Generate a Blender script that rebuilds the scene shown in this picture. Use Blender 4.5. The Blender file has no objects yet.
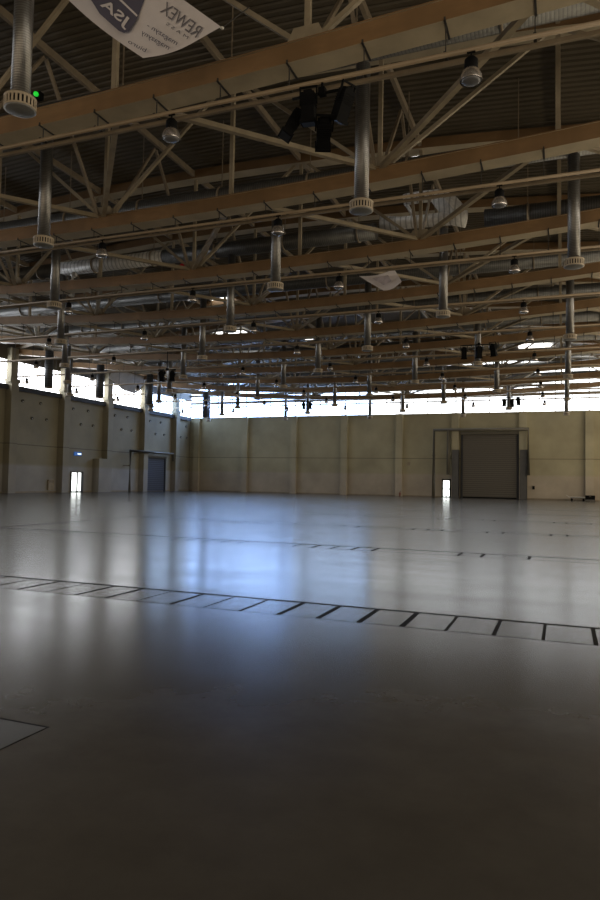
import bpy, bmesh, math, random
from mathutils import Vector, Matrix
random.seed(7)
sc = bpy.context.scene
COL = sc.collection
PI = math.pi

# ------------------------------------------------------------------ materials
def nodes(name):
    m = bpy.data.materials.new(name); m.use_nodes = True
    nt = m.node_tree; b = nt.nodes['Principled BSDF']
    return m, nt, b

def mix(nt, fac, a, b):
    n = nt.nodes.new('ShaderNodeMix'); n.data_type = 'RGBA'
    if isinstance(fac, (int, float)): n.inputs[0].default_value = fac
    else: nt.links.new(fac, n.inputs[0])
    for s, v in ((6, a), (7, b)):
        if isinstance(v, tuple): n.inputs[s].default_value = (*v, 1)
        else: nt.links.new(v, n.inputs[s])
    return n.outputs[2]

def noise(nt, scale, detail=4, vec=None, rough=.55):
    n = nt.nodes.new('ShaderNodeTexNoise'); n.inputs['Scale'].default_value = scale
    n.inputs['Detail'].default_value = detail; n.inputs['Roughness'].default_value = rough
    if vec: nt.links.new(vec, n.inputs['Vector'])
    return n.outputs['Fac']

def ramp(nt, fac, p0, p1, c0=(0, 0, 0), c1=(1, 1, 1)):
    r = nt.nodes.new('ShaderNodeValToRGB'); nt.links.new(fac, r.inputs[0])
    r.color_ramp.elements[0].position = p0; r.color_ramp.elements[1].position = p1
    r.color_ramp.elements[0].color = (*c0, 1); r.color_ramp.elements[1].color = (*c1, 1)
    return r.outputs[0]

def coords(nt, scale=(1, 1, 1), kind='Object'):
    t = nt.nodes.new('ShaderNodeTexCoord'); mp = nt.nodes.new('ShaderNodeMapping')
    mp.inputs['Scale'].default_value = scale
    nt.links.new(t.outputs[kind], mp.inputs['Vector']); return mp.outputs['Vector']

def worldpos(nt, scale=(1, 1, 1)):
    t = nt.nodes.new('ShaderNodeNewGeometry'); mp = nt.nodes.new('ShaderNodeMapping')
    mp.inputs['Scale'].default_value = scale
    nt.links.new(t.outputs['Position'], mp.inputs['Vector']); return mp.outputs['Vector']

def bump(nt, b, h, s=.2, d=.02):
    n = nt.nodes.new('ShaderNodeBump'); n.inputs['Strength'].default_value = s; n.inputs['Distance'].default_value = d
    nt.links.new(h, n.inputs['Height']); nt.links.new(n.outputs[0], b.inputs['Normal'])

def plain(name, c, rough=.5, metal=0., var=.25, scale=3., em=0):
    m, nt, b = nodes(name)
    f = noise(nt, scale, 5, worldpos(nt))
    dark = tuple(x*(1-var) for x in c); lite = tuple(min(1, x*(1+var)) for x in c)
    nt.links.new(mix(nt, ramp(nt, f, .3, .7), dark, lite), b.inputs['Base Color'])
    b.inputs['Roughness'].default_value = rough; b.inputs['Metallic'].default_value = metal
    if em:
        b.inputs['Emission Color'].default_value = (*c, 1); b.inputs['Emission Strength'].default_value = em
    return m

M = {}
M['steel_beige'] = plain('beige painted steel', (.33, .275, .195), .45, 0, .18, 2)
M['steel_dim'] = plain('dull beige steel', (.26, .21, .15), .5, 0, .2, 2)
M['pipe'] = plain('tan painted pipe', (.29, .22, .145), .35, 0, .15, 1.3)
M['black'] = plain('black metal', (.004, .004, .0045), .75, 0, .3)
M['cable'] = plain('dark strap', (.03, .027, .024), .6)
M['galv'] = None
M['diffuser'] = plain('cream diffuser ring', (.42, .35, .26), .5, 0, .1)
M['discgrey'] = plain('grey perforated disc', (.20, .20, .195), .5, .2, .2, 30)
M['dark_inside'] = plain('dark interior', (.012, .011, .010), .8)
M['shutter_grey'] = None
M['white'] = plain('white paint', (.62, .61, .58), .5, 0, .05)
M['grey_guard'] = plain('blue grey guard', (.095, .092, .09), .55, 0, .1)
M['pipe_dark'] = plain('brown grey pipe', (.105, .093, .068), .5, 0, .1)
M['sill'] = plain('dark slate sill', (.028, .028, .031), .7, 0, .15)
M['cloth'] = plain('white banner cloth', (.68, .64, .66), .85, 0, .06, 2)
M['cloth_grey'] = plain('grey sheet', (.72, .72, .75), .85, 0, .15, 1)
M['ink'] = plain('navy print', (.10, .095, .14), .8, 0, .08)
M['ink_thin'] = plain('grey print', (.16, .15, .17), .8, 0, .1)
M['rubber'] = plain('black rubber', (.008, .008, .008), .7)
M['red'] = plain('red plastic', (.45, .01, .02), .4)
M['blue_sign'] = plain('blue sign face', (.02, .07, .22), .4, 0, .05, 3, 1.0)
M['sign_text'] = plain('white sign letters', (.7, .8, .95), .4, 0, .02, 3, 1.6)
M['green_glow'] = plain('green indicator', (.02, .8, .05), .4, 0, .05, 3, .6)
M['lens'] = plain('lamp glass', (.14, .14, .15), .2, .1, .1)
M['lens_dark'] = plain('dark lens', (.012, .012, .014), .4, 0, .1)
M['chrome'] = plain('spun aluminium reflector', (.62, .58, .56), .25, .85, .08)
M['copper'] = plain('purple lamp glint', (.1, .1, .3), .3)

def chord_mat(name, side, side2, under):
    m, nt, b = nodes(name)
    g = nt.nodes.new('ShaderNodeNewGeometry'); s = nt.nodes.new('ShaderNodeSeparateXYZ')
    nt.links.new(g.outputs['Normal'], s.inputs[0])
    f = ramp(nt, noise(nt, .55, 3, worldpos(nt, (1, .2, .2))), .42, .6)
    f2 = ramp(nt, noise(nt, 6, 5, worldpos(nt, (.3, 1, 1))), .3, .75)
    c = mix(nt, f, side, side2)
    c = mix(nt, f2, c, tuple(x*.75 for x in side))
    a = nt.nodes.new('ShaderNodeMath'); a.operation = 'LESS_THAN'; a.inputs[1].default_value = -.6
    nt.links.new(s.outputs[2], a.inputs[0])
    u = mix(nt, ramp(nt, noise(nt, 1.2, 4, worldpos(nt)), .3, .7), under, tuple(x*.75 for x in under))  # beige underside, its colour raised further to carry light from below
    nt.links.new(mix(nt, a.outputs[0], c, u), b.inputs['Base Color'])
    b.inputs['Roughness'].default_value = .5
    return m
M['chord'] = chord_mat('brown truss chord with lit beige underside', (.27, .16, .075), (.17, .102, .048), (.50, .425, .305))

def galv(name, base, axis, freq, metal=.75, rough=.34):
    m, nt, b = nodes(name)
    sc3 = [.0, .0, .0]; sc3[axis] = 1
    w = nt.nodes.new('ShaderNodeTexWave'); w.wave_type = 'BANDS'; w.bands_direction = 'XYZ'[axis]
    w.inputs['Scale'].default_value = freq
    nt.links.new(worldpos(nt), w.inputs['Vector'])
    n = noise(nt, 5, 4, worldpos(nt))
    c = mix(nt, ramp(nt, n, .3, .7), tuple(x*.7 for x in base), base)
    c = mix(nt, ramp(nt, w.outputs['Fac'], .0, .25), tuple(x*.45 for x in base), c)
    nt.links.new(c, b.inputs['Base Color'])
    b.inputs['Metallic'].default_value = metal; b.inputs['Roughness'].default_value = rough
    bump(nt, b, w.outputs['Fac'], .25, .008)
    return m
M['galv'] = galv('galvanised spiral duct upright', (.27, .265, .26), 2, 5.5)
M['galv_x'] = galv('galvanised spiral duct across', (.17, .17, .165), 0, 3.0, .5, .42)
M['galv_dark'] = galv('dark duct', (.10, .105, .115), 2, 1.4, .4, .5)
M['silver'] = galv('lit silver duct', (.92, .91, .90), 0, 1.2, .1, .45)  # paler version of the galvanised duct, light falling on it put into the colour

def wall_mat(name, up, low, zsplit, right=None):
    m, nt, b = nodes(name)
    g = nt.nodes.new('ShaderNodeNewGeometry'); s = nt.nodes.new('ShaderNodeSeparateXYZ')
    nt.links.new(g.outputs['Position'], s.inputs[0])
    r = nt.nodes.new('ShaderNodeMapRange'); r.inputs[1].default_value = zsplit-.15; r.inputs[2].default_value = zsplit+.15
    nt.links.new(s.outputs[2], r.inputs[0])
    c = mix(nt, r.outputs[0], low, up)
    n = ramp(nt, noise(nt, .35, 5, worldpos(nt)), .3, .75)
    c2 = nt.nodes.new('ShaderNodeMix'); c2.data_type = 'RGBA'; c2.blend_type = 'MULTIPLY'; c2.inputs[0].default_value = .28
    nt.links.new(c, c2.inputs[6]); nt.links.new(n, c2.inputs[7])
    # horizontal panel joint
    for zj in (4.65,):
        d = nt.nodes.new('ShaderNodeMath'); d.operation = 'SUBTRACT'; d.inputs[1].default_value = zj; nt.links.new(s.outputs[2], d.inputs[0])
        a = nt.nodes.new('ShaderNodeMath'); a.operation = 'ABSOLUTE'; nt.links.new(d.outputs[0], a.inputs[0])
        l = nt.nodes.new('ShaderNodeMath'); l.operation = 'LESS_THAN'; l.inputs[1].default_value = .045; nt.links.new(a.outputs[0], l.inputs[0])
        out = mix(nt, l.outputs[0], c2.outputs[2], tuple(x*.45 for x in up))
    nt.links.new(out, b.inputs['Base Color']); b.inputs['Roughness'].default_value = .75
    bump(nt, b, noise(nt, 9, 4, worldpos(nt)), .1, .02)
    return m
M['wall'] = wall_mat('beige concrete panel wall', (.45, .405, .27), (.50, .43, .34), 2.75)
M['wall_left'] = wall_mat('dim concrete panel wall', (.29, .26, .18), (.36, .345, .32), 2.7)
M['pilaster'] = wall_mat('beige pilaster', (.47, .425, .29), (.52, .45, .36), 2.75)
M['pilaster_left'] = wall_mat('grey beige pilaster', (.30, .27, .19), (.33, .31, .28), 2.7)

def shutter(name, c):
    m, nt, b = nodes(name)
    w = nt.nodes.new('ShaderNodeTexWave'); w.bands_direction = 'Z'; w.inputs['Scale'].default_value = 1.3
    nt.links.new(worldpos(nt), w.inputs['Vector'])
    c1 = mix(nt, ramp(nt, w.outputs['Fac'], .0, .3), tuple(x*.6 for x in c), c)
    nt.links.new(c1, b.inputs['Base Color']); b.inputs['Roughness'].default_value = .5; b.inputs['Metallic'].default_value = .1
    bump(nt, b, w.outputs['Fac'], .5, .03); return m
M['shutter'] = shutter('brown grey roller shutter', (.125, .11, .09))
M['shutter_blue'] = shutter('blue grey roller shutter', (.085, .09, .11))

def glow(name, c, s):
    m, nt, b = nodes(name)
    nt.nodes.remove(b); e = nt.nodes.new('ShaderNodeEmission')
    e.inputs[0].default_value = (*c, 1); e.inputs[1].default_value = s
    n = noise(nt, .5, 3, worldpos(nt))
    nt.links.new(mix(nt, ramp(nt, n, .35, .7), tuple(x*.85 for x in c), c), e.inputs[0])
    nt.links.new(e.outputs[0], nt.nodes['Material Output'].inputs[0]); return m
M['pane'] = glow('daylit frosted glazing', (.93, .97, 1.0), 5.0)
M['pane_corner'] = glow('blue sky glazing', (.36, .56, 1.0), 17.0)
M['pane_mid'] = glow('pale blue sky glazing', (.50, .68, 1.0), 10.0)
M['pane_left'] = glow('daylit glazing of left wall', (.93, .96, 1.0), 9.0)
M['pane_fill'] = glow('added fill glazing at right', (1.0, .88, .70), 5.0)  # unseen right-wall glazing, added to throw light on the trusses
M['door_glow'] = glow('daylit door glass', (.95, 1.0, .96), 3.5)
M['skylight'] = glow('daylit rooflight', (1.0, .99, .95), 4.0)

M['skylight_dim'] = glow('daylit small rooflight', (1.0, .99, .95), 3.0)
for _m in ('black', 'rubber', 'lens_dark'): M[_m].node_tree.nodes['Principled BSDF'].inputs['Specular IOR Level'].default_value = .12
# deck
m, nt, b = nodes('brown corrugated roof deck')
n = ramp(nt, noise(nt, .3, 4, worldpos(nt)), .3, .7)
nt.links.new(mix(nt, n, (.085, .070, .048), (.125, .104, .072)), b.inputs['Base Color']); b.inputs['Roughness'].default_value = .55
M['deck'] = m

M['plate_dark'] = plain('worn dark strip', (.055, .051, .046), .28, 0, .12, 6)
# floor
m, nt, b = nodes('polished grey screed floor')
v = worldpos(nt)
n1 = ramp(nt, noise(nt, .18, 6, v, .6), .3, .72)
n2 = ramp(nt, noise(nt, 2.2, 6, v, .65), .25, .8)
c = mix(nt, n1, (.080, .074, .066), (.108, .100, .090))
c2 = nt.nodes.new('ShaderNodeMix'); c2.data_type = 'RGBA'; c2.blend_type = 'MULTIPLY'; c2.inputs[0].default_value = .3
nt.links.new(c, c2.inputs[6]); nt.links.new(n2, c2.inputs[7])
nt.links.new(c2.outputs[2], b.inputs['Base Color'])
rr = nt.nodes.new('ShaderNodeMapRange'); rr.inputs[3].default_value = .15; rr.inputs[4].default_value = .26
nt.links.new(noise(nt, .6, 6, worldpos(nt, (.5, 1.6, 1)), .65), rr.inputs[0]); nt.links.new(rr.outputs[0], b.inputs['Roughness'])
b.inputs['IOR'].default_value = 1.5; b.inputs['Specular IOR Level'].default_value = .30
M['floor'] = m
m, nt, b = nodes('scuffed trench plate')
v = worldpos(nt, (1, 6, 1))
nt.links.new(mix(nt, ramp(nt, noise(nt, 2.2, 3, worldpos(nt, (7, .5, 1))), .3, .75), (.046, .043, .039), (.078, .073, .067)), b.inputs['Base Color'])
rr = nt.nodes.new('ShaderNodeMapRange'); rr.inputs[3].default_value = .18; rr.inputs[4].default_value = .30
nt.links.new(noise(nt, 2.5, 3, worldpos(nt, (6, .5, 1))), rr.inputs[0]); nt.links.new(rr.outputs[0], b.inputs['Roughness'])
M['plate'] = m

# ------------------------------------------------------------------ mesh helpers
class MB:
    def __init__(s): s.bm = bmesh.new()
    def box(s, x0, x1, y0, y1, z0, z1):
        v = [s.bm.verts.new((x, y, z)) for x in (x0, x1) for y in (y0, y1) for z in (z0, z1)]
        for f in ((0, 1, 3, 2), (4, 6, 7, 5), (0, 4, 5, 1), (2, 3, 7, 6), (0, 2, 6, 4), (1, 5, 7, 3)):
            s.bm.faces.new([v[i] for i in f])
        return s
    def _frame(s, a, b, up=(0, 0, 1)):
        d = (Vector(b)-Vector(a)).normalized(); u = Vector(up)
        if abs(d.dot(u)) > .98: u = Vector((0, 1, 0))
        r = d.cross(u).normalized(); return d, r, r.cross(d).normalized()
    def bar(s, a, b, w, h, up=(0, 0, 1)):
        a = Vector(a); b = Vector(b); d, r, u = s._frame(a, b, up)
        v = [s.bm.verts.new(p + r*sx*w/2 + u*sy*h/2) for p in (a, b) for sx, sy in ((-1, -1), (1, -1), (1, 1), (-1, 1))]
        for f in ((3, 2, 1, 0), (4, 5, 6, 7), (0, 1, 5, 4), (1, 2, 6, 5), (2, 3, 7, 6), (3, 0, 4, 7)):
            s.bm.faces.new([v[i] for i in f])
        return s
    def tube(s, pts, r, n=10, caps=True):
        pts = [Vector(p) for p in pts]; rings = []
        rad = r if isinstance(r, (list, tuple)) else [r]*len(pts)
        for i, p in enumerate(pts):
            a = pts[max(0, i-1)]; b2 = pts[min(len(pts)-1, i+1)]
            d, rr, u = s._frame(a, b2)
            rings.append([s.bm.verts.new(p + (rr*math.cos(t)+u*math.sin(t))*rad[i]) for t in [2*PI*k/n for k in range(n)]])
        for i in range(len(rings)-1):
            for k in range(n):
                f = s.bm.faces.new([rings[i][k], rings[i][(k+1) % n], rings[i+1][(k+1) % n], rings[i+1][k]]); f.smooth = n > 6
        if caps:
            s.bm.faces.new(rings[0][::-1]); s.bm.faces.new(rings[-1])
        return s
    def lathe(s, prof, c=(0, 0, 0), n=20, axis='Z', cap=True):
        c = Vector(c); rings = []
        for r, z in prof:
            ring = []
            for k in range(n):
                t = 2*PI*k/n; x, y = r*math.cos(t), r*math.sin(t)
                o = {'Z': (x, y, z), 'X': (z, x, y), 'Y': (x, z, y)}[axis]
                ring.append(s.bm.verts.new(c + Vector(o)))
            rings.append(ring)
        for i in range(len(rings)-1):
            for k in range(n):
                f = s.bm.faces.new([rings[i][k], rings[i][(k+1) % n], rings[i+1][(k+1) % n], rings[i+1][k]]); f.smooth = True
        if cap:
            s.bm.faces.new(rings[0][::-1]); s.bm.faces.new(rings[-1])
        return s
    def poly(s, pts):
        s.bm.faces.new([s.bm.verts.new(p) for p in pts]); return s
    def grid(s, fn, nu, nv, smooth=True):
        vs = [[s.bm.verts.new(fn(i/nu, j/nv)) for j in range(nv+1)] for i in range(nu+1)]
        for i in range(nu):
            for j in range(nv):
                f = s.bm.faces.new([vs[i][j], vs[i+1][j], vs[i+1][j+1], vs[i][j+1]]); f.smooth = smooth
        return s
    def prism(s, pts, y0, y1):  # polygon in xz extruded in y
        a = [s.bm.verts.new((x, y0, z)) for x, z in pts]; b2 = [s.bm.verts.new((x, y1, z)) for x, z in pts]
        s.bm.faces.new(a); s.bm.faces.new(b2[::-1])
        for i in range(len(pts)):
            j = (i+1) % len(pts); s.bm.faces.new([a[j], a[i], b2[i], b2[j]])
        return s
    def build(s, name, mat, parent=None, loc=None):
        bmesh.ops.recalc_face_normals(s.bm, faces=s.bm.faces)
        me = bpy.data.meshes.new(name); s.bm.to_mesh(me); s.bm.free()
        me.materials.append(mat)
        o = bpy.data.objects.new(name, me); COL.objects.link(o)
        if parent: o.parent = parent
        if loc: o.location = loc
        return o

def tag(o, label=None, cat=None, group=None, kind=None):
    if label: o['label'] = label
    if cat: o['category'] = cat
    if group: o['group'] = group
    if kind: o['kind'] = kind
    return o
def thing(name, label, cat, loc=(0, 0, 0), group=None, rz=0):
    o = bpy.data.objects.new(name, None); COL.objects.link(o); o.location = loc; o.rotation_euler = (0, 0, rz)
    return tag(o, label, cat, group)
def struct(name, mb, mat, label=None, parent=None):
    o = mb.build(name, mat, parent)
    if parent is None: o['kind'] = 'structure'
    if label: o['label'] = label
    return o
def dup(root, loc, label=None, rz=None, group=None):
    r = root.copy(); COL.objects.link(r); r.location = loc
    if label: r['label'] = label
    if group: r['group'] = group
    if rz is not None: r.rotation_euler = (0, 0, rz)
    for ch in list(root.children):
        c = ch.copy(); COL.objects.link(c); c.parent = r
        for g in list(ch.children):
            d = g.copy(); COL.objects.link(d); d.parent = c
    return r
ORD = ['first', 'second', 'third', 'fourth', 'fifth', 'sixth', 'seventh', 'eighth', 'ninth', 'tenth', 'eleventh', 'twelfth']
def ordn(i):
    if i < 12: return ORD[i]
    n = i+1; suf = 'th' if 10 < n % 100 < 14 else {1: 'st', 2: 'nd', 3: 'rd'}.get(n % 10, 'th')
    return f'{n}{suf}'
def ordr(i): return 'rightmost' if i == 0 else ordn(i)+' from right'

# ------------------------------------------------------------------ camera (solved from the vanishing points)
CX, CY, HC = 300, 450, 1.6
V1 = (-1430-CX, 449.7-CY); V2 = (563-CX, 486.1-CY)
F = math.sqrt(-(V1[0]*V2[0]+V1[1]*V2[1]))
AX = -Vector((V1[0], V1[1], F)).normalized(); AY = Vector((V2[0], V2[1], F)).normalized()
AX = (AX - AY*AX.dot(AY)).normalized(); AZ = AX.cross(AY)
cam_d = bpy.data.cameras.new('camera'); cam = bpy.data.objects.new('camera', cam_d); COL.objects.link(cam)
cam_d.sensor_fit = 'VERTICAL'; cam_d.sensor_height = 36; cam_d.sensor_width = 24; cam_d.lens = F/900*36
cam_d.clip_end = 400; cam_d.clip_start = .05
right = Vector((AX[0], AY[0], AZ[0])); up = -Vector((AX[1], AY[1], AZ[1])); back = -Vector((AX[2], AY[2], AZ[2]))
mw = Matrix((right, up, back)).transposed().to_4x4(); mw.translation = (0, 0, HC); cam.matrix_world = mw
sc.camera = cam
def proj(x, y, z):
    p = Vector((x, y, z-HC)); c = AX*p.x + AY*p.y + AZ*p.z
    if c.z <= 0: return (-9999, -9999)
    return CX+F*c.x/c.z, CY+F*c.y/c.z
def vis(x, y, z, m=6):
    a, b2 = proj(x, y, z); return -m < a < 600+m and -m < b2 < 900
def onY(px, py, Y):
    d = Vector((px-CX, py-CY, F)); r = Vector((AX.dot(d), AY.dot(d), AZ.dot(d)))
    t = Y/r.y; return Vector((r.x*t, Y, HC+r.z*t))

# ------------------------------------------------------------------ shell
XL, XR, YB, YF = -48.5, 14.5, 82.0, -14.0
XM = -17.0
def zb(x): return 11.42 + .00175*(x-XM)**2      # underside of bottom chord
def zt(x): return 16.45 - .0027*(x-XM)**2       # underside of top chord
def zd(x): return 16.95 - .0027*(x-XM)**2       # roof deck
ZW = 10.1
TY = [14.5+6.95*k for k in range(10)]
DY = [11.0+6.95*k for k in range(11)]
NX = [-.15-5.62*j for j in range(-2, 9)]        # panel points of the trusses
PILL = [41.5, 48.8, 56.0, 63.2, 70.35, 77.6]    # left wall pilasters (y)
PILB = [-47.3, -39.9, -32.8, -25.9, -18.8, -12.0, -4.3, 2.75, 9.8]

struct('floor', MB().box(XL-.3, XR+.3, YF-.3, YB+.3, -.3, 0), M['floor'])
# ceiling: arched corrugated deck, ribs run across the hall
mb = MB(); N = 24; per = .33
ys = []; y = YF
while y < YB:
    ys += [(y, 0), (y+.17, 0), (y+.21, .07), (y+.29, .07)]; y += per
rows = []
for yy, dz in ys:
    rows.append([mb.bm.verts.new((XL+(XR-XL)*i/N, yy, zd(XL+(XR-XL)*i/N)+dz)) for i in range(N+1)])
for a in range(len(rows)-1):
    for i in range(N): mb.bm.faces.new([rows[a][i], rows[a][i+1], rows[a+1][i+1], rows[a+1][i]])
struct('ceiling', mb, M['deck'])

# walls below the glazing
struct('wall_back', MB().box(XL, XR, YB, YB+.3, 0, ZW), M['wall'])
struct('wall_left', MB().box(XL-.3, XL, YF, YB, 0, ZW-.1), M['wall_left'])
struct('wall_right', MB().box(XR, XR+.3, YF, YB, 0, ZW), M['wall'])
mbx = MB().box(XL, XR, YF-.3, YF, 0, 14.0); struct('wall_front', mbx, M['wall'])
# upper closing bands
struct('trim_1', MB().box(XL-.3, XL, YF, YB, 12.5, 14.5), M['deck'])
struct('trim_2', MB().box(XR, XR+.3, YF, YB, 13.15, 14.5), M['deck'])
struct('trim_3', MB().prism([(XL+(XR-XL)*i/24, zd(XL+(XR-XL)*i/24)-.45) for i in range(25)] + [(XL+(XR-XL)*i/24, zd(XL+(XR-XL)*i/24)+.2) for i in range(24, -1, -1)], YB, YB+.3), M['deck'])
struct('trim_4', MB().prism([(XL, 13.9), (XR, 13.9)] + [(XL+(XR-XL)*i/24, zd(XL+(XR-XL)*i/24)+.2) for i in range(24, -1, -1)], YF-.3, YF-.01), M['deck'])

# girts across the back glazing
struct('trim_60', MB().box(XL, XR, YB-.15, YB, 11.95, 12.3), M['steel_dim'])
struct('trim_61', MB().box(XL, XR, YB-.15, YB, 13.0, 13.3), M['steel_dim'])
struct('trim_62', MB().box(XL, XR, YB-.15, YB, 14.2, 14.45), M['steel_dim'])
# pilasters
tn = 5
for x in PILB:
    struct(f'trim_{tn}', MB().box(x-.42, x+.42, YB-.45, YB+.02, 0, ZW+.02), M['pilaster']); tn += 1
for y in PILL:
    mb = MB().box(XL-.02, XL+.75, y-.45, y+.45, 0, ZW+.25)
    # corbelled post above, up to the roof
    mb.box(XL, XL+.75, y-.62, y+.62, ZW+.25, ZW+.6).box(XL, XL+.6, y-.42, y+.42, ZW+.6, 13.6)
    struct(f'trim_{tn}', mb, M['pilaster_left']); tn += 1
struct(f'trim_{tn}', MB().box(XL, XL+.9, 61.2, 62.75, 0, 3.7), M['pilaster_left']); tn += 1
# sills on the left wall between the posts
for i in range(len(PILL)):
    y0 = PILL[i]+.5; y1 = (PILL[i+1] if i+1 < len(PILL) else YB)-.5
    struct(f'trim_{tn}', MB().box(XL, XL+.4, y0, y1, ZW-.35, ZW+.05).box(XL+.28, XL+.42, y0, y1, ZW-.42, ZW-.2), M['sill']); tn += 1
struct(f'trim_{tn}', MB().box(XL, XR, YB-.12, YB+.1, ZW-.12, ZW+.03), M['pilaster']); tn += 1
struct('baseboard_back', MB().box(XL, XR, YB-.03, YB, 0, .14), M['steel_dim'])
struct('baseboard_left', MB().box(XL, XL+.03, YF, YB, 0, .14), M['steel_dim'])

# glazing: back wall
wn = 1
bx = [XL] + [-44.2, -39.9, -36.4, -32.8, -29.3, -25.9, -22.3, -18.8, -15.4, -12.0, -8.1, -4.3, -.8, 2.75, 6.3, 9.8] + [XR]
for i in range(len(bx)-1):
    x0, x1 = bx[i]+.05, bx[i+1]-.05
    w = thing(f'window_{wn}', None, None); w['kind'] = 'structure'
    mat = M['pane_corner'] if x1 < -32 else M['pane_mid'] if x1 < -22 else M['pane']
    MB().poly([(x0, YB+.12, ZW), (x1, YB+.12, ZW), (x1, YB+.12, zd(x1)-.4), (x0, YB+.12, zd(x0)-.4)]).build('pane', mat, w)
    mb = MB(); xm = (x0+x1)/2
    mb.box(x1, x1+.1, YB+.02, YB+.14, ZW, zd(x1)-.4).box(xm-.03, xm+.03, YB+.06, YB+.11, ZW, zd(xm)-.4)
    mb.box(x0, x1, YB+.06, YB+.11, 12.55, 12.61)
    mb.build('mullion', M['steel_dim'], w); wn += 1
for X, mat, sgn in ((XL, M['pane_left'], -1), (XR, M['pane_fill'], 1)):
    ysl = [YF] + [YF+7.2*i for i in range(1, 8)] + PILL + [YB] if X == XL else [YF+8*i for i in range(13)]
    ysl = sorted(set(y for y in ysl if y <= YB))
    if X == XL: ysl = [y for y in ysl if y < 38] + PILL + [YB]
    for i in range(len(ysl)-1):
        y0, y1 = ysl[i], ysl[i+1]; xx = X+sgn*.12
        w = thing(f'window_{wn}', None, None); w['kind'] = 'structure'
        MB().poly([(xx, y0, ZW-.1), (xx, y1, ZW-.1), (xx, y1, 13.2), (xx, y0, 13.2)]).build('pane', mat, w)
        if X == XL and y0 > 69: w.children[0].active_material = M['pane_mid']
        mb = MB(); a, b2 = sorted((X, X+sgn*.1))
        for q in range(0, 4):
            yy = y0+(y1-y0)*q/4; mb.box(a, b2, yy-.03, yy+.03, ZW-.1, 13.2)
        mb.build('mullion', M['steel_dim'], w); wn += 1

# ------------------------------------------------------------------ floor trenches and joints
def plates(row, y0, y1, xs, dark, gap, desc):
    pm = M['plate'] if row == 1 else M['floor']
    z = .002
    ch = MB().box(xs[0]-.5, xs[-1]+.52, y0-.005, y1+dark, .0002, .0012)
    o = ch.build('trench_channel', M['rubber']); tag(o, f'dark edged channel strip of the {desc} floor trench', 'floor channel', 'floor trench channels')
    base = None; rnd = random.Random(row)
    for i, x in enumerate(reversed(xs)):
        lab = f'{ordr(i)} scuffed grey cover plate in the {desc} floor trench'
        g = gap*rnd.choice((.8, 1, 1, 1.5) if row == 1 else (.15, .2, 1.2, 1.5))
        o = MB().box(-.5+g, 0, 0, y1-y0, .0012, .0028).build('trench_cover_plate', pm, loc=(x, y0, 0))
        tag(o, lab, 'cover plate', f'cover plates of the {desc} floor trench')
plates(1, 7.52, 8.36, [-9.71+.5*i for i in range(22)], .095, .045, 'nearest')
plates(2, 15.45, 16.12, [-17.73+.5*i for i in range(39)], .13, .06, 'second nearest')
plates(3, 23.2, 23.75, [-16.41+.5*i for i in range(37)], .15, .06, 'third nearest')
plates(4, 31.2, 31.75, [-11.91+.5*i for i in range(29)], .18, .06, 'fourth nearest')
tag(MB().box(-6.5, -3.07, 3.02, 3.50, .0012, .003).build('trench_cover_plate', M['plate_dark']), 'wide flat cover strip ending at the left edge of the foreground floor', 'cover plate')
tag(MB().box(-6.5, -3.06, 3.01, 3.525, .0002, .0010).build('trench_channel', M['rubber']), 'dark edge around the cover strip at the left of the foreground floor', 'floor channel')
for i, (yy, x0, x1) in enumerate(((39.7, -9, 3), (47.6, -12, 3.5))):
    tag(MB().box(x0, x1, yy, yy+.12, .0005, .004).build('floor_joint_strip', M['rubber']), f'thin dark joint across the floor, {("nearer", "farther")[i]} of the two near back wall', 'floor joint')
tag(MB().box(-16.42, -16.36, 16.4, 27.5, .0005, .004).build('floor_joint_strip', M['rubber']), 'thin dark joint running away along the left of the floor', 'floor joint')

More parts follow.
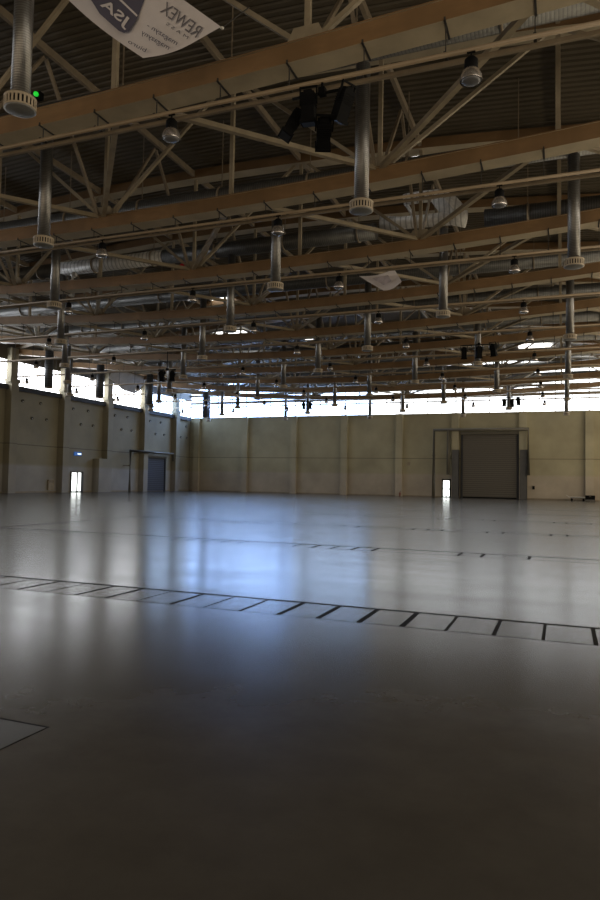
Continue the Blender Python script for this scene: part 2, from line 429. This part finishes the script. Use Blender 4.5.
# ------------------------------------------------------------------ roof trusses
def make_truss():
    t = thing('roof_truss', None, 'roof truss', (0, TY[0], 0), 'roof trusses spanning the hall')
    W, H = .58, .48; n = 26
    xs = [XL+.1+(XR-XL-.2)*i/n for i in range(n+1)]
    mb = MB()
    def strip(zf, h, w, y0):
        sec = []
        for x in xs:
            z = zf(x); sec.append([mb.bm.verts.new((x, y0+a, z+b2)) for a, b2 in ((0, 0), (w, 0), (w, h), (0, h))])
        for i in range(n):
            for k in range(4):
                mb.bm.faces.new([sec[i][k], sec[i][(k+1) % 4], sec[i+1][(k+1) % 4], sec[i+1][k]])
        mb.bm.faces.new(sec[0][::-1]); mb.bm.faces.new(sec[-1])
    strip(zb, H, W, 0)
    strip(lambda x: zb(x)-.02, .035, W+.07, -.035); strip(lambda x: zb(x)+H-.01, .03, W+.07, -.035)
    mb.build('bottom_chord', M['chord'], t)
    mb = MB()
    def strip2(zf, h, w, y0):
        sec = []
        for x in xs:
            z = zf(x); sec.append([mb.bm.verts.new((x, y0+a, z+b2)) for a, b2 in ((0, 0), (w, 0), (w, h), (0, h))])
        for i in range(n):
            for k in range(4):
                mb.bm.faces.new([sec[i][k], sec[i][(k+1) % 4], sec[i+1][(k+1) % 4], sec[i+1][k]])
        mb.bm.faces.new(sec[0][::-1]); mb.bm.faces.new(sec[-1])
    strip2(zt, .42, .68, .02)
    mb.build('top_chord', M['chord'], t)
    yc = W/2
    for i, x in enumerate(NX):
        if i % 1 == 0:
            MB().bar((x, yc, zb(x)+H), (x, yc, zt(x)), .14, .14).build('vertical_member', M['steel_beige'], t)
        # gusset plate and fan of diagonals at every second node
        if i % 2 == 1:
            g = MB().prism([(x-.55, zb(x)+H), (x+.55, zb(x)+H), (x+.32, zb(x)+H+.45), (x-.32, zb(x)+H+.45)], yc-.13, yc-.10)
            g.prism([(x-.55, zb(x)+H), (x+.55, zb(x)+H), (x+.32, zb(x)+H+.45), (x-.32, zb(x)+H+.45)], yc+.10, yc+.13)
            g.build('gusset_plate', M['steel_beige'], t)
            for s in (-1, 1):
                xe = x+s*5.3
                if XL+.5 < xe < XR-.3:
                    MB().bar((x+s*.25, yc, zb(x)+H+.15), (xe, yc, zt(xe)), .12, .12).build('diagonal_member', M['steel_beige'], t)
    x = XL+1.2; k = 0
    while x < XR-1:
        z = zb(x); m2 = MB()
        m2.box(x-.025, x+.025, -.06, W+.06, z-.04, z-.022)
        m2.box(x-.012, x+.012, .10, .125, 11.06, z-.03)
        m2.box(x-.02, x+.02, -.055, -.037, z-.04, z+.05)
        m2.build('strap', M['cable'], t); x += 1.87
    return t
TN = ['nearest', 'second nearest', 'third nearest', 'fourth nearest', 'fifth nearest', 'sixth nearest', 'seventh nearest', 'third farthest', 'second farthest', 'farthest']
truss0 = make_truss()
trusses = [truss0]
for k in range(1, 10): trusses.append(dup(truss0, (0, TY[k], 0)))
for k, t in enumerate(trusses):
    t['label'] = f'{TN[k]} long roof truss with brown bottom beam and beige steel diagonals'

# horizontal braces between neighbouring trusses, on the level of the bottom chords
for k in range(9):
    y0, y1 = TY[k]+.7, TY[k+1]
    t = thing('bay_bracing', f'beige zigzag bracing tubes between the {TN[k]} and {TN[k+1]} roof trusses', 'bracing', (0, y0, 0), 'bracing between the roof trusses')
    for j in range(len(NX)):
        if j % 2 == 1:      # nodes of the farther truss
            x = NX[j]
            for jj in (j-1, j+1):
                if 0 <= jj < len(NX):
                    xe = NX[jj]
                    s = 1 if xe > x else -1
                    MB().bar((x+s*.12, y1-y0+.05, zb(x)+.50), (xe-s*.12, -.05, zb(xe)+.52), .17, .15).build('brace', M['steel_beige'], t)
            # raking struts up to the roof purlins
            MB().bar((x-.1, y1-y0-.02, zb(x)+.55), (x-.1, (y1-y0)*.5, zt(x)-.05), .11, .11).build('raking_strut', M['steel_dim'], t)
            MB().bar((x-.1, .02, zb(x)+.55), (x-.1, (y1-y0)*.5-.12, zt(x)-.05), .11, .11).build('raking_strut', M['steel_dim'], t)
        MB().bar((NX[j], 0.0, zt(NX[j])+.22), (NX[j], y1-y0+.05, zt(NX[j])+.22), .14, .28).build('purlin', M['steel_dim'], t)

# pipe pairs under every truss
t = thing('lighting_rail', None, 'pipe', (0, TY[0], 0), 'pipes running beneath the trusses')
MB().tube([(XL+.2, 0, 11.0), (XR-.2, 0, 11.0)], .055, 8).build('pipe', M['pipe'], t)
MB().bar((XL+.2, .33, 11.0), (XR-.2, .33, 11.0), .09, .09).build('pipe', M['steel_dim'], t)
x = XL+1.2; me = None
while x < XR-1:
    if me is None:
        o = MB().box(-.03, .03, -.02, .36, 11.05, 11.08).build('bracket', M['cable'], t); me = o.data
    else:
        o = bpy.data.objects.new('bracket', me); COL.objects.link(o); o.parent = t
    o.location = (x, 0, 0); x += 1.87
for k in range(10):
    r = t if k == 0 else dup(t, (0, TY[k], 0))
    r['label'] = f'pair of straight tan pipes running beneath the {TN[k]} roof truss'

# ------------------------------------------------------------------ ducts
DX = [.35-5.64*j for j in range(-2, 9)]
ZM = 14.0
ringme = None
for k in range(11):
    z = ZM if k != 2 else 13.55
    x0, x1 = -43.5, 12.0
    t = thing('main_duct', f'large horizontal spiral duct under the roof, {ordn(k)} from the camera', 'duct', (0, DY[k], z), 'horizontal main ducts under the roof')
    if k == 3:
        MB().lathe([(.40, x0), (.40, -28.2)], n=18, axis='X').build('duct_run', M['galv_x'], t)
        MB().lathe([(.40, -28.2), (.40, -20.8)], n=18, axis='X').build('lit_duct_run', M['silver'], t)  # same duct; the light on this stretch is put into a paler colour
        MB().lathe([(.40, -20.8), (.40, -8.6)], n=18, axis='X').build('duct_run', M['galv_x'], t)
        MB().lathe([(.40, -3.4), (.40, x1)], n=18, axis='X').build('duct_run', M['galv_x'], t)
        O3 = Vector((0, DY[3], ZM)); P3 = lambda px, py: tuple(onY(px, py, DY[3])-O3)
        MB().tube([P3(381, 224), P3(400, 223), P3(425, 221), P3(452, 218), P3(466, 219)], [.38, .3, .3, .33, .4], 16).build('duct_bend', M['silver'], t)
        MB().tube([P3(456, 214), P3(448, 205), P3(438, 196)], [.52, .52, .40], 4).build('duct_bend', M['silver'], t)
        MB().tube([P3(440, 195), P3(420, 197), P3(404, 200)], .28, 10).build('duct_bend', M['silver'], t)
        MB().tube([P3(404, 200), P3(411, 212), P3(417, 220)], .09, 8).build('duct_bend', M['silver'], t)
    else:
        MB().lathe([(.42, x0), (.42, x1)], n=18, axis='X').build('duct_run', M['galv_x'], t)
    for i in range(14):
        x = x0+2+4*i
        if k == 3 and -9.2 < x < -3: continue
        ringo = MB().lathe([(.46, -.04), (.46, .04)], n=18, axis='X').bar((0, 0, .4), (0, 0, zd(x)-z), .03, .03).build('hanger_ring', M['steel_dim'], t)
        ringo.location = (x, 0, 0); ringo.scale = (1, 1, 1)

def make_duct(h=ZM-.28-9.5):
    t = thing('hanging_duct', None, 'air duct', (0, 0, 9.5))
    MB().lathe([(.205, .22), (.205, h)], n=20).build('duct_pipe', M['galv'], t)
    d = MB(); n = 24; R = .325
    d.lathe([(R, .0), (R+.012, .0), (R+.012, .035), (R, .035)], n=28, cap=False)
    d.lathe([(R, .195), (R+.012, .195), (R+.012, .255), (R, .255)], n=28, cap=False)
    d.lathe([(R+.01, .255), (.20, .28)], n=28, cap=False)
    for i in range(n):
        a = 2*PI*i/n; c0, s0 = math.cos(a), math.sin(a)
        d.bar((R*c0, R*s0, .02), (R*c0, R*s0, .21), .045, .014, up=(c0, s0, 0))
    d.build('slotted_ring', M['diffuser'], t)
    MB().lathe([(.25, .03), (.25, .22)], n=20).build('inner_drum', M['dark_inside'], t)
    MB().lathe([(R, .0), (R-.04, -.02), (.05, -.035)], n=28).build('bottom_disc', M['discgrey'], t)
    return t
duct0 = make_duct(); used = False
for k in range(11):
    cnt = 0
    for idx, x in enumerate(DX):
        j = idx-2
        if (j+k) % 2: continue
        if not vis(x, DY[k], 9.5, 12): continue
        yy = DY[k]
        if k == 10: yy = 80.4
        zz = {(1, -5.29): 9.22, (2, .35): 9.2, (2, -10.93): 9.38, (3, -5.29): 9.5, (3, -16.57): 9.52}.get((k, round(x, 2)), 9.5)
        lab = f'hanging spiral duct with slotted outlet, {ordr(cnt)} in {ordn(k)} duct row from camera'
        if not used:
            duct0.location = (x, yy, zz); duct0['label'] = lab; duct0['group'] = 'hanging spiral ducts with slotted outlets'; used = True
        else: dup(duct0, (x, yy, zz), lab, group='hanging spiral ducts with slotted outlets')
        cnt += 1
# wider dark ducts in front of the left wall
for i, (x, y) in enumerate(((-42.8, 47.6), (-42.9, 54.9), (-41.6, 61.6), (-42.6, 75.6))):
    t = thing('wall_side_duct', f'thick dark upright duct before the left windows, {("nearest", "second nearest", "third nearest", "farthest")[i]} of four', 'air duct', (x, y, 9.5), 'thick dark ducts before the left windows')
    MB().lathe([(.36, .0), (.36, 3.3)], n=18).build('duct_pipe', M['galv_dark'], t)
    MB().lathe([(.39, .0), (.39, .08)], n=18).build('end_collar', M['steel_dim'], t)
# small silver drop at far left
t = thing('duct_branch', 'short silver duct dropping beside a hanging duct at left', 'air duct', (-26.6, 31.2, 12.1))
MB().tube([(0, 0, 0), (0, 0, .9), (.0, .05, 1.2), (.1, .15, 1.35)], .17, 12).build('duct_pipe', M['silver'], t)

# ------------------------------------------------------------------ lamps
def make_lamp():
    t = thing('pendant_lamp', None, 'lamp', (0, 0, 10.3))
    MB().lathe([(.235, .0), (.24, .02), (.228, .12), (.18, .22), (.12, .28)], n=24, cap=False).build('reflector', M['chrome'], t)
    MB().lathe([(.23, .012), (.15, -.03), (.03, -.045)], n=24).build('glass_cover', M['lens'], t)
    MB().lathe([(.12, .27), (.145, .30), (.145, .47), (.09, .53)], n=16).build('gear_housing', M['black'], t)
    MB().box(-.015, .015, -.015, .015, .50, .66).box(-.09, .09, -.02, .02, .63, .66).build('hanger', M['black'], t)
    return t
lamp0 = make_lamp(); used = False
for k in range(10):
    cnt = 0
    for j in range(7):
        x = -1.85-7.5*j
        if not vis(x, TY[k], 10.4, 2): continue
        lab = f'round high bay lamp, {ordr(cnt)} hanging beneath the {TN[k]} roof truss'
        if not used: lamp0.location = (x, TY[k]-.02, 10.28); lamp0['label'] = lab; lamp0['group'] = 'high bay lamps'; used = True
        else: dup(lamp0, (x, TY[k]-.02, 10.28), lab, group='high bay lamps')
        cnt += 1

# ------------------------------------------------------------------ floodlight clusters
def spot_unit(parent, c, tilt, yaw, s=1.0):
    mb = MB()
    mb.box(-.16*s, .16*s, -.13*s, .13*s, -.34*s, .30*s)
    mb.box(-.19*s, .19*s, -.16*s, .16*s, -.40*s, -.33*s)
    mb.box(-.10*s, .10*s, -.10*s, .10*s, .30*s, .36*s)
    for q in range(5): mb.box(-.175*s, .175*s, -.145*s, .145*s, (.0+.05*q)*s, (.015+.05*q)*s)
    o = mb.build('floodlight', M['black'], parent, loc=c); o.rotation_euler = (tilt, 0, yaw)
    f = MB().box(-.15*s, .15*s, -.12*s, .12*s, -.41*s, -.402*s).build('lens', M['lens_dark'], o)
    y = MB().bar((-.2*s, 0, .05*s), (-.2*s, 0, .45*s), .03, .05).bar((.2*s, 0, .05*s), (.2*s, 0, .45*s), .03, .05).bar((-.215*s, 0, .45*s), (.215*s, 0, .45*s), .04, .04).build('yoke', M['black'], o)
def cluster(px, py, k, label, units, L=1.3):
    c = onY(px, py, TY[k]); z = c.z+.45
    t = thing('floodlight_cluster', label, 'stage light', (c.x, TY[k], z), 'black floodlight clusters')
    MB().tube([(-L/2, 0, 0), (L/2, 0, 0)], .035, 8).build('bar', M['black'], t)
    MB().bar((0, 0, 0), (0, 0, 10.97-z), .05, .05).box(-.08, .08, -.08, .08, -.05, .12).build('clamp', M['black'], t)
    for (dx, dy, dz, ti, ya) in units: spot_unit(t, (dx, dy, dz), ti, ya)
cluster(322, 112, 0, 'cluster of four black floodlights hanging right of centre beneath nearest truss',
        [(-.30, -.1, -.32, .10, .1), (.52, 0, -.36, .45, 1.1), (-.78, .12, -.52, -.5, -.9), (.0, .15, -.88, 1.1, .4)], 1.5)
cluster(167, 376, 4, 'pair of black floodlights hanging near the left windows', [(-.45, 0, -.4, .3, .2), (.45, 0, -.45, -.3, .5)], 1.5)
cluster(479, 352, 4, 'row of three black floodlights beside a hanging duct mid hall', [(-.9, 0, -.45, .2, .1), (0, 0, -.45, .1, .5), (.85, 0, -.35, .35, -.3)], 2.1)
cluster(307, 406, 8, 'pair of black floodlights before the back windows, left of centre', [(-.4, 0, -.4, .3, .2), (.4, 0, -.4, -.2, .4)], 1.5)
cluster(512, 402, 8, 'row of three black floodlights before the back windows above roller door', [(-.75, 0, -.45, .3, .2), (0, 0, -.55, -.2, .4), (.6, 0, -.4, .2, -.4)], 1.9)

# ------------------------------------------------------------------ banners
def text_mesh(body, size, origin, u, v, mat, parent, name='lettering', bold=0):
    cu = bpy.data.curves.new(name, 'FONT'); cu.body = body; cu.size = size; cu.offset = bold; cu.resolution_u = 3
    o = bpy.data.objects.new('tmp', cu); COL.objects.link(o)
    dg = bpy.context.evaluated_depsgraph_get(); me = bpy.data.meshes.new_from_object(o.evaluated_get(dg))
    bpy.data.objects.remove(o)
    for vt in me.vertices: vt.co = Vector(origin) + Vector(u)*vt.co.x + Vector(v)*vt.co.y
    me.materials.clear(); me.materials.append(mat)
    ob = bpy.data.objects.new(name, me); COL.objects.link(ob); ob.parent = parent; return ob
YB1 = 12.6
T = onY(143, 58, YB1); Rr = onY(222, 28, YB1); L = onY(70, 0, YB1)
e1 = Rr-T; e2 = (L-T)*1.35
ban = thing('hanging_banner', 'white printed cloth banner hanging at top left, its lettering seen mirrored', 'banner', tuple(T))
def bf(a, c):
    p = e1*a + e2*c
    sag = -.10*math.sin(PI*a)*(1-c*.6)
    p = p + Vector((-.10*math.sin(PI*min(1, c*1.2))*(1-a), .04*math.sin(5*a+3*c), sag))
    return p
MB().grid(bf, 16, 16).build('cloth', M['cloth'], ban)
off = Vector((0, -.06, 0))
def pt(px, py): return onY(px, py, YB1-.06)-T
def tdir(p, q):
    d = (pt(*q)-pt(*p)); return d.normalized(), d.length
# navy logo patch, mirrored initials
MB().poly([pt(86, -8), pt(100, 14), pt(119, 31), pt(124, 33), pt(129, 31), pt(137, 19), pt(146, -4), pt(138, -12)]).build('logo_patch', M['ink'], ban)
MB().poly([pt(119, 0)+Vector((0, -.01, 0)), pt(137, 17)+Vector((0, -.01, 0)), pt(138, 15.5)+Vector((0, -.01, 0)), pt(122, 0)+Vector((0, -.01, 0))]).build('logo_line', M['cloth'], ban)
def wtext(body, p, q, hpx, mat, bold=0, extra=-.015):
    u, ln = tdir(p, q)
    v = Vector((u.z, 0, -u.x))
    if v.z < 0: v = -v
    cu_len = {}
    probe = text_mesh(body, 1, (0, 0, 0), (1, 0, 0), (0, 0, 1), mat, ban)
    w = max(vv.co.x for vv in probe.data.vertices); bpy.data.objects.remove(probe)
    s = ln/w; hh = (pt(p[0], p[1])-pt(p[0], p[1]-hpx)).length/.72
    o = pt(*p)+Vector((0, extra, 0))
    return text_mesh(body, 1, o, u*s, v*hh, mat, ban, bold=bold)
wtext('JSA', (126, 27), (101, 6), 8.5, M['cloth'], .02, -.02)
wtext('REWEX', (197, 39), (160, 12), 12, M['ink_thin'], .0)
wtext('M A S S', (188, 40), (166, 25), 3, M['ink_thin'])
wtext('magazyn -', (177, 46), (147, 27), 4.5, M['ink'])
wtext('magazyny', (169, 50.5), (141, 34), 4.5, M['ink'])
wtext('biuro', (146, 53), (128, 43), 4, M['ink'])
MB().tube([tuple(e1), tuple(e1+Vector((.5, .3, .55)))], .012, 6).tube([tuple(e2*1.0), tuple(e2+Vector((-.3, .2, 1.1)))], .012, 6).tube([tuple(e1+e2), tuple(e1+e2+Vector((.1, .2, .9)))], .012, 6).build('cord', M['cable'], ban)
MB().lathe([(.02, -.03), (.05, 0), (.02, .03)], n=10).build('ring', M['white'], ban, loc=tuple(e1))

Y2 = 29.6
c = [onY(359, 276, Y2), onY(384, 291, Y2), onY(402, 282, Y2), onY(394, 269, Y2)]
b2 = thing('hanging_banner', 'small pale cloth banner hanging under the trusses right of centre', 'banner', tuple(c[0]))
q = [p-c[0] for p in c]
MB().grid(lambda a, s: (q[0]*(1-a)+q[1]*a)*(1-s)+(q[3]*(1-a)+q[2]*a)*s+Vector((0, .1*math.sin(4*a), -.12*math.sin(PI*s))), 10, 10).build('cloth', M['cloth'], b2)
Pm = sum(q, Vector())/4
MB().poly([Pm+(p-Pm)*.45+Vector((0, -.16, -.06)) for p in q]).build('faded_print', plain('faded print', (.42, .38, .42), .9), b2)
MB().tube([tuple(q[0]), tuple(q[0]+Vector((-.4, 0, .5)))], .012, 6).tube([tuple(q[3]), tuple(q[3]+Vector((.2, 0, .6)))], .012, 6).build('cord', M['cable'], b2)
# sheet draped under the roof by the left windows
ds = thing('draped_sheet', 'crumpled grey sheet sagging in front of the left windows', 'sheet', (-44.0, 57.6, 12.0))
MB().grid(lambda a, s: Vector((.6*s, 6.2*a, 1.0*s-1.1*math.sin(PI*a)*(1-s)*(.4+a)+.15*math.sin(14*a)*(1-s)*a-.05)), 24, 6).build('cloth', M['cloth_grey'], ds)
MB().bar((0.65, -.2, .93), (0.65, 6.4, .93), .08, .08).build('rail', M['steel_dim'], ds)

# green indicator on near truss
g = thing('indicator_lamp', 'tiny green glowing indicator beside the leftmost near duct', 'lamp', tuple(onY(36, 94, 14.3)))
MB().lathe([(.01, -.07), (.06, -.04), (.07, 0), (.06, .04), (.01, .07)], n=12).build('glowing_bulb', M['green_glow'], g)
MB().box(-.09, .09, .05, .2, -.1, .1).build('housing', M['black'], g)
g = thing('fire_bell', 'small red round bell on a truss left of centre', 'bell', tuple(onY(182, 266, 28.3)))
MB().lathe([(.13, 0), (.12, -.04), (.07, -.08)], n=16, axis='Y').build('gong', M['red'], g)
MB().box(-.08, .08, .0, .09, -.08, .08).build('back_box', M['red'], g)

# ------------------------------------------------------------------ rooflights
SK = [(-7.9, -7.05, 29.8, 30.5), (-6.45, -5.75, 29.8, 30.5), (-27.4, -25.2, 48.6, 49.6), (-33, -29.2, 58.8, 60.2), (-25.6, -23.4, 64.2, 66.6), (-17, -12.9, 64.0, 65.6),
      (-6.6, -5.6, 63.5, 65.4), (-4.4, -.4, 72.6, 75.4), (2.5, 6, 72.6, 75.4)]
for i, (x0, x1, y0, y1) in enumerate(SK):
    pos = ['right of the near hanging duct, left pane', 'right of the near hanging duct, right pane', 'left of centre over the fifth truss', 'far left over the middle trusses', 'left of the row near the far end',
           'middle of the row near the far end', 'narrow one of the row near the far end', 'farthest row above the roller door', 'farthest row at right edge'][i]
    t = thing('rooflight', f'bright rooflight, {pos}', 'rooflight', ((x0+x1)/2, (y0+y1)/2, zd((x0+x1)/2)-.1), 'bright rooflights')
    w, d = (x1-x0)/2, (y1-y0)/2
    MB().box(-w, w, -d, d, 0, .03).build('pane', M['skylight'] if i > 1 else M['skylight_dim'], t)
    MB().box(-w-.08, w+.08, -d-.08, -d, -.06, .12).box(-w-.08, w+.08, d, d+.08, -.06, .12).box(-w-.08, -w, -d, d, -.06, .12).box(w, w+.08, -d, d, -.06, .12).build('frame', M['steel_dim'], t)

# ------------------------------------------------------------------ back wall fittings
yw = YB
d = thing('door_1', 'large brown grey roller door in the back wall', None, (-8.05, yw, 0)); d['kind'] = 'structure'
MB().box(-3.08, 3.08, -.12, -.06, .08, 7.6).build('shutter', M['shutter'], d)
MB().box(-3.3, 3.3, -.5, -.02, 7.5, 7.85).build('shutter_box', M['pipe_dark'], d)
MB().box(-3.08, 3.08, -.16, -.05, .0, .16).build('bottom_rail', M['rubber'], d)
for s in (-1, 1): MB().box(s*3.18-.12, s*3.18+.12, -.22, -.02, 0, 7.6).build('guide_rail', M['sill'], d)
for i, x in enumerate((-12.0, -4.3)):
    o = MB().box(x-.30, x+.47, YB-.56, YB-.46, 0, 5.7).box(x+.43, x+.47, YB-.56, YB-.06, 0, 5.7).box(x-.32, x-.28, YB-.58, YB-.46, 0, 5.7).build('pilaster_guard', M['grey_guard'])
    tag(o, f'tall grey guard cladding the pilaster {("left", "right")[i]} of the back roller door', 'guard')
t = thing('pipe_frame', 'brown pipes framing the back roller door and small glass door', 'pipe', (0, YB-.75, 0))
MB().tube([(-14.45, 0, 0), (-14.45, 0, 8.05), (-3.7, 0, 8.05), (-3.7, 0, 2.75)], .21, 10).build('main_pipe', M['pipe_dark'], t)
MB().tube([(-12.75, 0, 8.0), (-12.75, 0, 2.7)], .19, 10).build('drop_pipe', M['pipe_dark'], t)
mb = MB()
for x, z in ((-14.45, 2), (-14.45, 5), (-10, 8.05), (-6, 8.05), (-3.7, 4), (-12.75, 5)): mb.box(x-.2, x+.2, .0, .74, z-.06, z+.06)
mb.build('bracket', M['steel_dim'], t)
d = thing('door_2', 'small glazed exit door glowing with daylight in back wall', None, (-13.05, yw, 0)); d['kind'] = 'structure'
MB().box(-.36, .36, -.09, -.05, .1, 2.0).build('glass', M['door_glow'], d)
MB().box(-.52, -.40, -.14, -.02, 0, 2.2).box(.40, .52, -.14, -.02, 0, 2.2).box(-.5, .5, -.14, -.02, 2.05, 2.2).box(-.40, .40, -.13, -.04, .95, 1.06).box(-.40, .40, -.13, -.04, 0, .12).box(-.04, .03, -.13, -.04, 0.1, 1.0).build('door_frame', M['rubber'], d)
MB().bar((.2, -.2, 1.0), (.32, -.2, 1.0), .03, .1).build('door_handle', M['cable'], d)

def fixture(name, label, cat, x, z, w, h, mat, dpt=.12):
    return tag(MB().box(x-w/2, x+w/2, YB-dpt, YB, z-h/2, z+h/2).box(x-w/2+.03, x+w/2-.03, YB-dpt-.02, YB-dpt, z-h/2+.03, z+h/2-.03).build(name, mat), label, cat)
fixture('switch_box', 'small pale switch box on back wall left of the glass door', 'switch box', -17.6, 4.0, .35, .4, M['steel_beige'])
fixture('control_box', 'small dark control box right of the back roller door', 'control box', -3.15, 1.35, .25, .4, M['rubber'])
t = thing('fire_extinguisher', 'tiny reddish extinguisher standing at back wall beside a pilaster', 'extinguisher', (-18.55, YB-.7, 0))
MB().lathe([(.09, 0), (.10, .03), (.10, .4), (.05, .48)], n=14).build('cylinder', plain('brown red enamel', (.22, .06, .02), .4), t)
MB().lathe([(.03, .48), (.03, .55)], n=8).bar((-.02, 0, .55), (.1, 0, .58), .03, .03).build('valve', M['black'], t)
# things by the wall at right
t = thing('pallet_trolley', 'low pale trolley stacked with white sheets at the back wall, far right', 'trolley', (1.5, YB-1.6, 0))
MB().box(-.95, .75, -.4, .4, .38, .44).bar((-.9, 0, .44), (-1.15, 0, .62), .5, .05).build('white_sheets', M['white'], t)
MB().box(-.75, .75, -.38, .38, .28, .38).build('deck', M['grey_guard'], t)
for sx in (-.6, .6):
    for sy in (-.3, .3): MB().lathe([(.13, -.04), (.13, .04)], (sx, sy, .13), 12, 'Y').build('wheel', M['rubber'], t)
t = thing('equipment_case', 'black low case beside the trolley under the right pilaster', 'case', (2.78, YB-.95, 0))
MB().box(-.5, .5, -.3, .3, .18, .62).box(-.52, .52, -.32, .32, .42, .45).build('body', M['black'], t)
MB().box(-.5, .5, -.3, .3, .04, .18).build('plinth', M['grey_guard'], t)
MB().bar((-.1, -.33, .5), (.1, -.33, .5), .03, .03).build('handle', M['steel_dim'], t)

# ------------------------------------------------------------------ left wall fittings
d = thing('door_3', 'bright double glass exit door in the left wall', None, (XL, 58.6, 0)); d['kind'] = 'structure'
MB().box(.05, .09, -.85, -.08, .12, 2.08).build('glass', M['door_glow'], d)
MB().box(.05, .09, .1, .62, .12, 2.08).build('glass', M['door_glow'], d)
MB().box(.02, .14, -.98, -.86, 0, 2.2).box(.02, .14, -.08, .10, 0, 2.2).box(.02, .14, .62, .98, 0, 2.2).box(.02, .14, -.98, .98, 2.08, 2.2).box(.02, .14, -.98, .98, 0, .12).build('door_frame', M['grey_guard'], d)
MB().bar((.2, .0, .95), (.2, .0, 1.2), .03, .03).build('door_handle', M['cable'], d)
MB().box(.05, .09, .72, .88, .1, 2.1).build('side_glass', M['door_glow'], d)
s = thing('exit_sign', 'small blue lit exit sign high above the left glass door', 'sign', (XL, 58.6, 4.1))
MB().box(.02, .14, -.55, .55, -.2, .2).build('housing', M['blue_sign'], s)
MB().box(.145, .15, -.1, .5, -.07, .07).build('white_arrow', M['sign_text'], s)
d = thing('door_4', 'blue grey roller door in the left wall', None, (XL, 73.3, 0)); d['kind'] = 'structure'
MB().box(.04, .1, -2.2, 2.2, .05, 4.3).build('shutter', M['shutter_blue'], d)
MB().box(.02, .3, -2.35, 2.35, 4.25, 4.5).build('shutter_box', M['pipe_dark'], d)
for q2 in (-1, 1): MB().box(.02, .2, q2*2.3-.12, q2*2.3+.12, 0, 4.3).build('guide_rail', M['sill'], d)
t = thing('pipe_frame', 'brown pipe framing the left wall roller door', 'pipe', (XL+1.0, 0, 0))
MB().tube([(0, 66.75, 0), (0, 66.75, 4.85), (0, 76.1, 4.85), (0, 76.1, 3.9)], .16, 10).build('main_pipe', M['pipe_dark'], t)
MB().box(-1.0, .05, 66.7, 66.8, 3.0, 3.1).box(-1.0, .05, 73, 73.1, 4.8, 4.9).build('bracket', M['steel_dim'], t)
t = thing('radiator_box', 'small white wall box low on left wall beside a pilaster', 'wall box', (XL, 54.6, .25))
MB().box(.02, .22, -.38, .38, 0, 1.05).build('casing', M['steel_beige'], t)
MB().box(.22, .235, -.3, .3, .75, .98).build('grille', M['steel_dim'], t)
# round wall vents
def make_vent():
    t = thing('round_wall_vent', None, 'wall vent', (0, 0, 0), 'round vents on the left wall')
    MB().lathe([(.15, 0), (.15, .10), (.12, .11), (.11, .03)], n=18, axis='X', cap=False).build('rim', M['pipe_dark'], t)
    MB().lathe([(.05, .03), (.05, .07)], (0, .04, -.04), 10, 'X').build('painted_glint', M['white'], t)  # white disc stands in for the bright glint on the vent
    MB().lathe([(.12, .0), (.12, .035)], n=16, axis='X').build('dark_core', M['dark_inside'], t)
    return t
v0 = None
bays = ['nearest', 'second nearest', 'third nearest', 'fourth nearest', 'farthest']
for bi in range(1, 6):
    y0 = PILL[bi]; pts = [(1.7, 8.85, 'upper row'), (4.1, 8.87, 'upper row'), (.85, 7.32, 'lower row'), (3.0, 7.3, 'lower row'), (5.0, 7.33, 'lower row')]
    if bi == 5: pts = [(1.2, 8.85, 'upper row'), (3.2, 8.87, 'upper row'), (1.8, 7.3, 'lower row'), (3.4, 7.3, 'lower row')]
    cc = {}
    for dy, z, row in pts:
        i = cc.get(row, 0); cc[row] = i+1
        lab = f'round wall vent, {ordn(i)} from left in {row} of the {bays[bi-1]} left wall bay'
        if v0 is None: v0 = make_vent(); v0.location = (XL, y0+dy, z); v0['label'] = lab
        else: dup(v0, (XL, y0+dy, z), lab)

# ------------------------------------------------------------------ light
w = bpy.data.worlds.new('overcast daylight'); sc.world = w; w.use_nodes = True
w.node_tree.nodes['Background'].inputs[0].default_value = (.75, .85, 1, 1); w.node_tree.nodes['Background'].inputs[1].default_value = 1.0
def area(loc, rot, sx, sy, p, c):
    l = bpy.data.lights.new('added fill light', 'AREA'); l.shape = 'RECTANGLE'; l.size = sx; l.size_y = sy; l.energy = p; l.color = c
    o = bpy.data.objects.new('added fill light', l); COL.objects.link(o); o.location = loc; o.rotation_euler = rot; return o
area((-12, -9, 4.0), (math.radians(125), 0, 0), 44, 6, 1500, (1, .80, .56))  # added warm fill behind the camera, not a lamp of the hall
area((14.2, 45, 2.6), (math.radians(118), 0, math.radians(90)), 70, 4, 4000, (1, .84, .58))  # added low warm fill outside the frame, lighting the beam undersides
sc.view_settings.view_transform = 'Standard'; sc.view_settings.look = 'None'; sc.view_settings.exposure = 0
sc.cycles.max_bounces = 8; sc.cycles.diffuse_bounces = 5; sc.cycles.glossy_bounces = 4
sc.cycles.use_denoising = True
sc.cycles.sample_clamp_indirect = 4
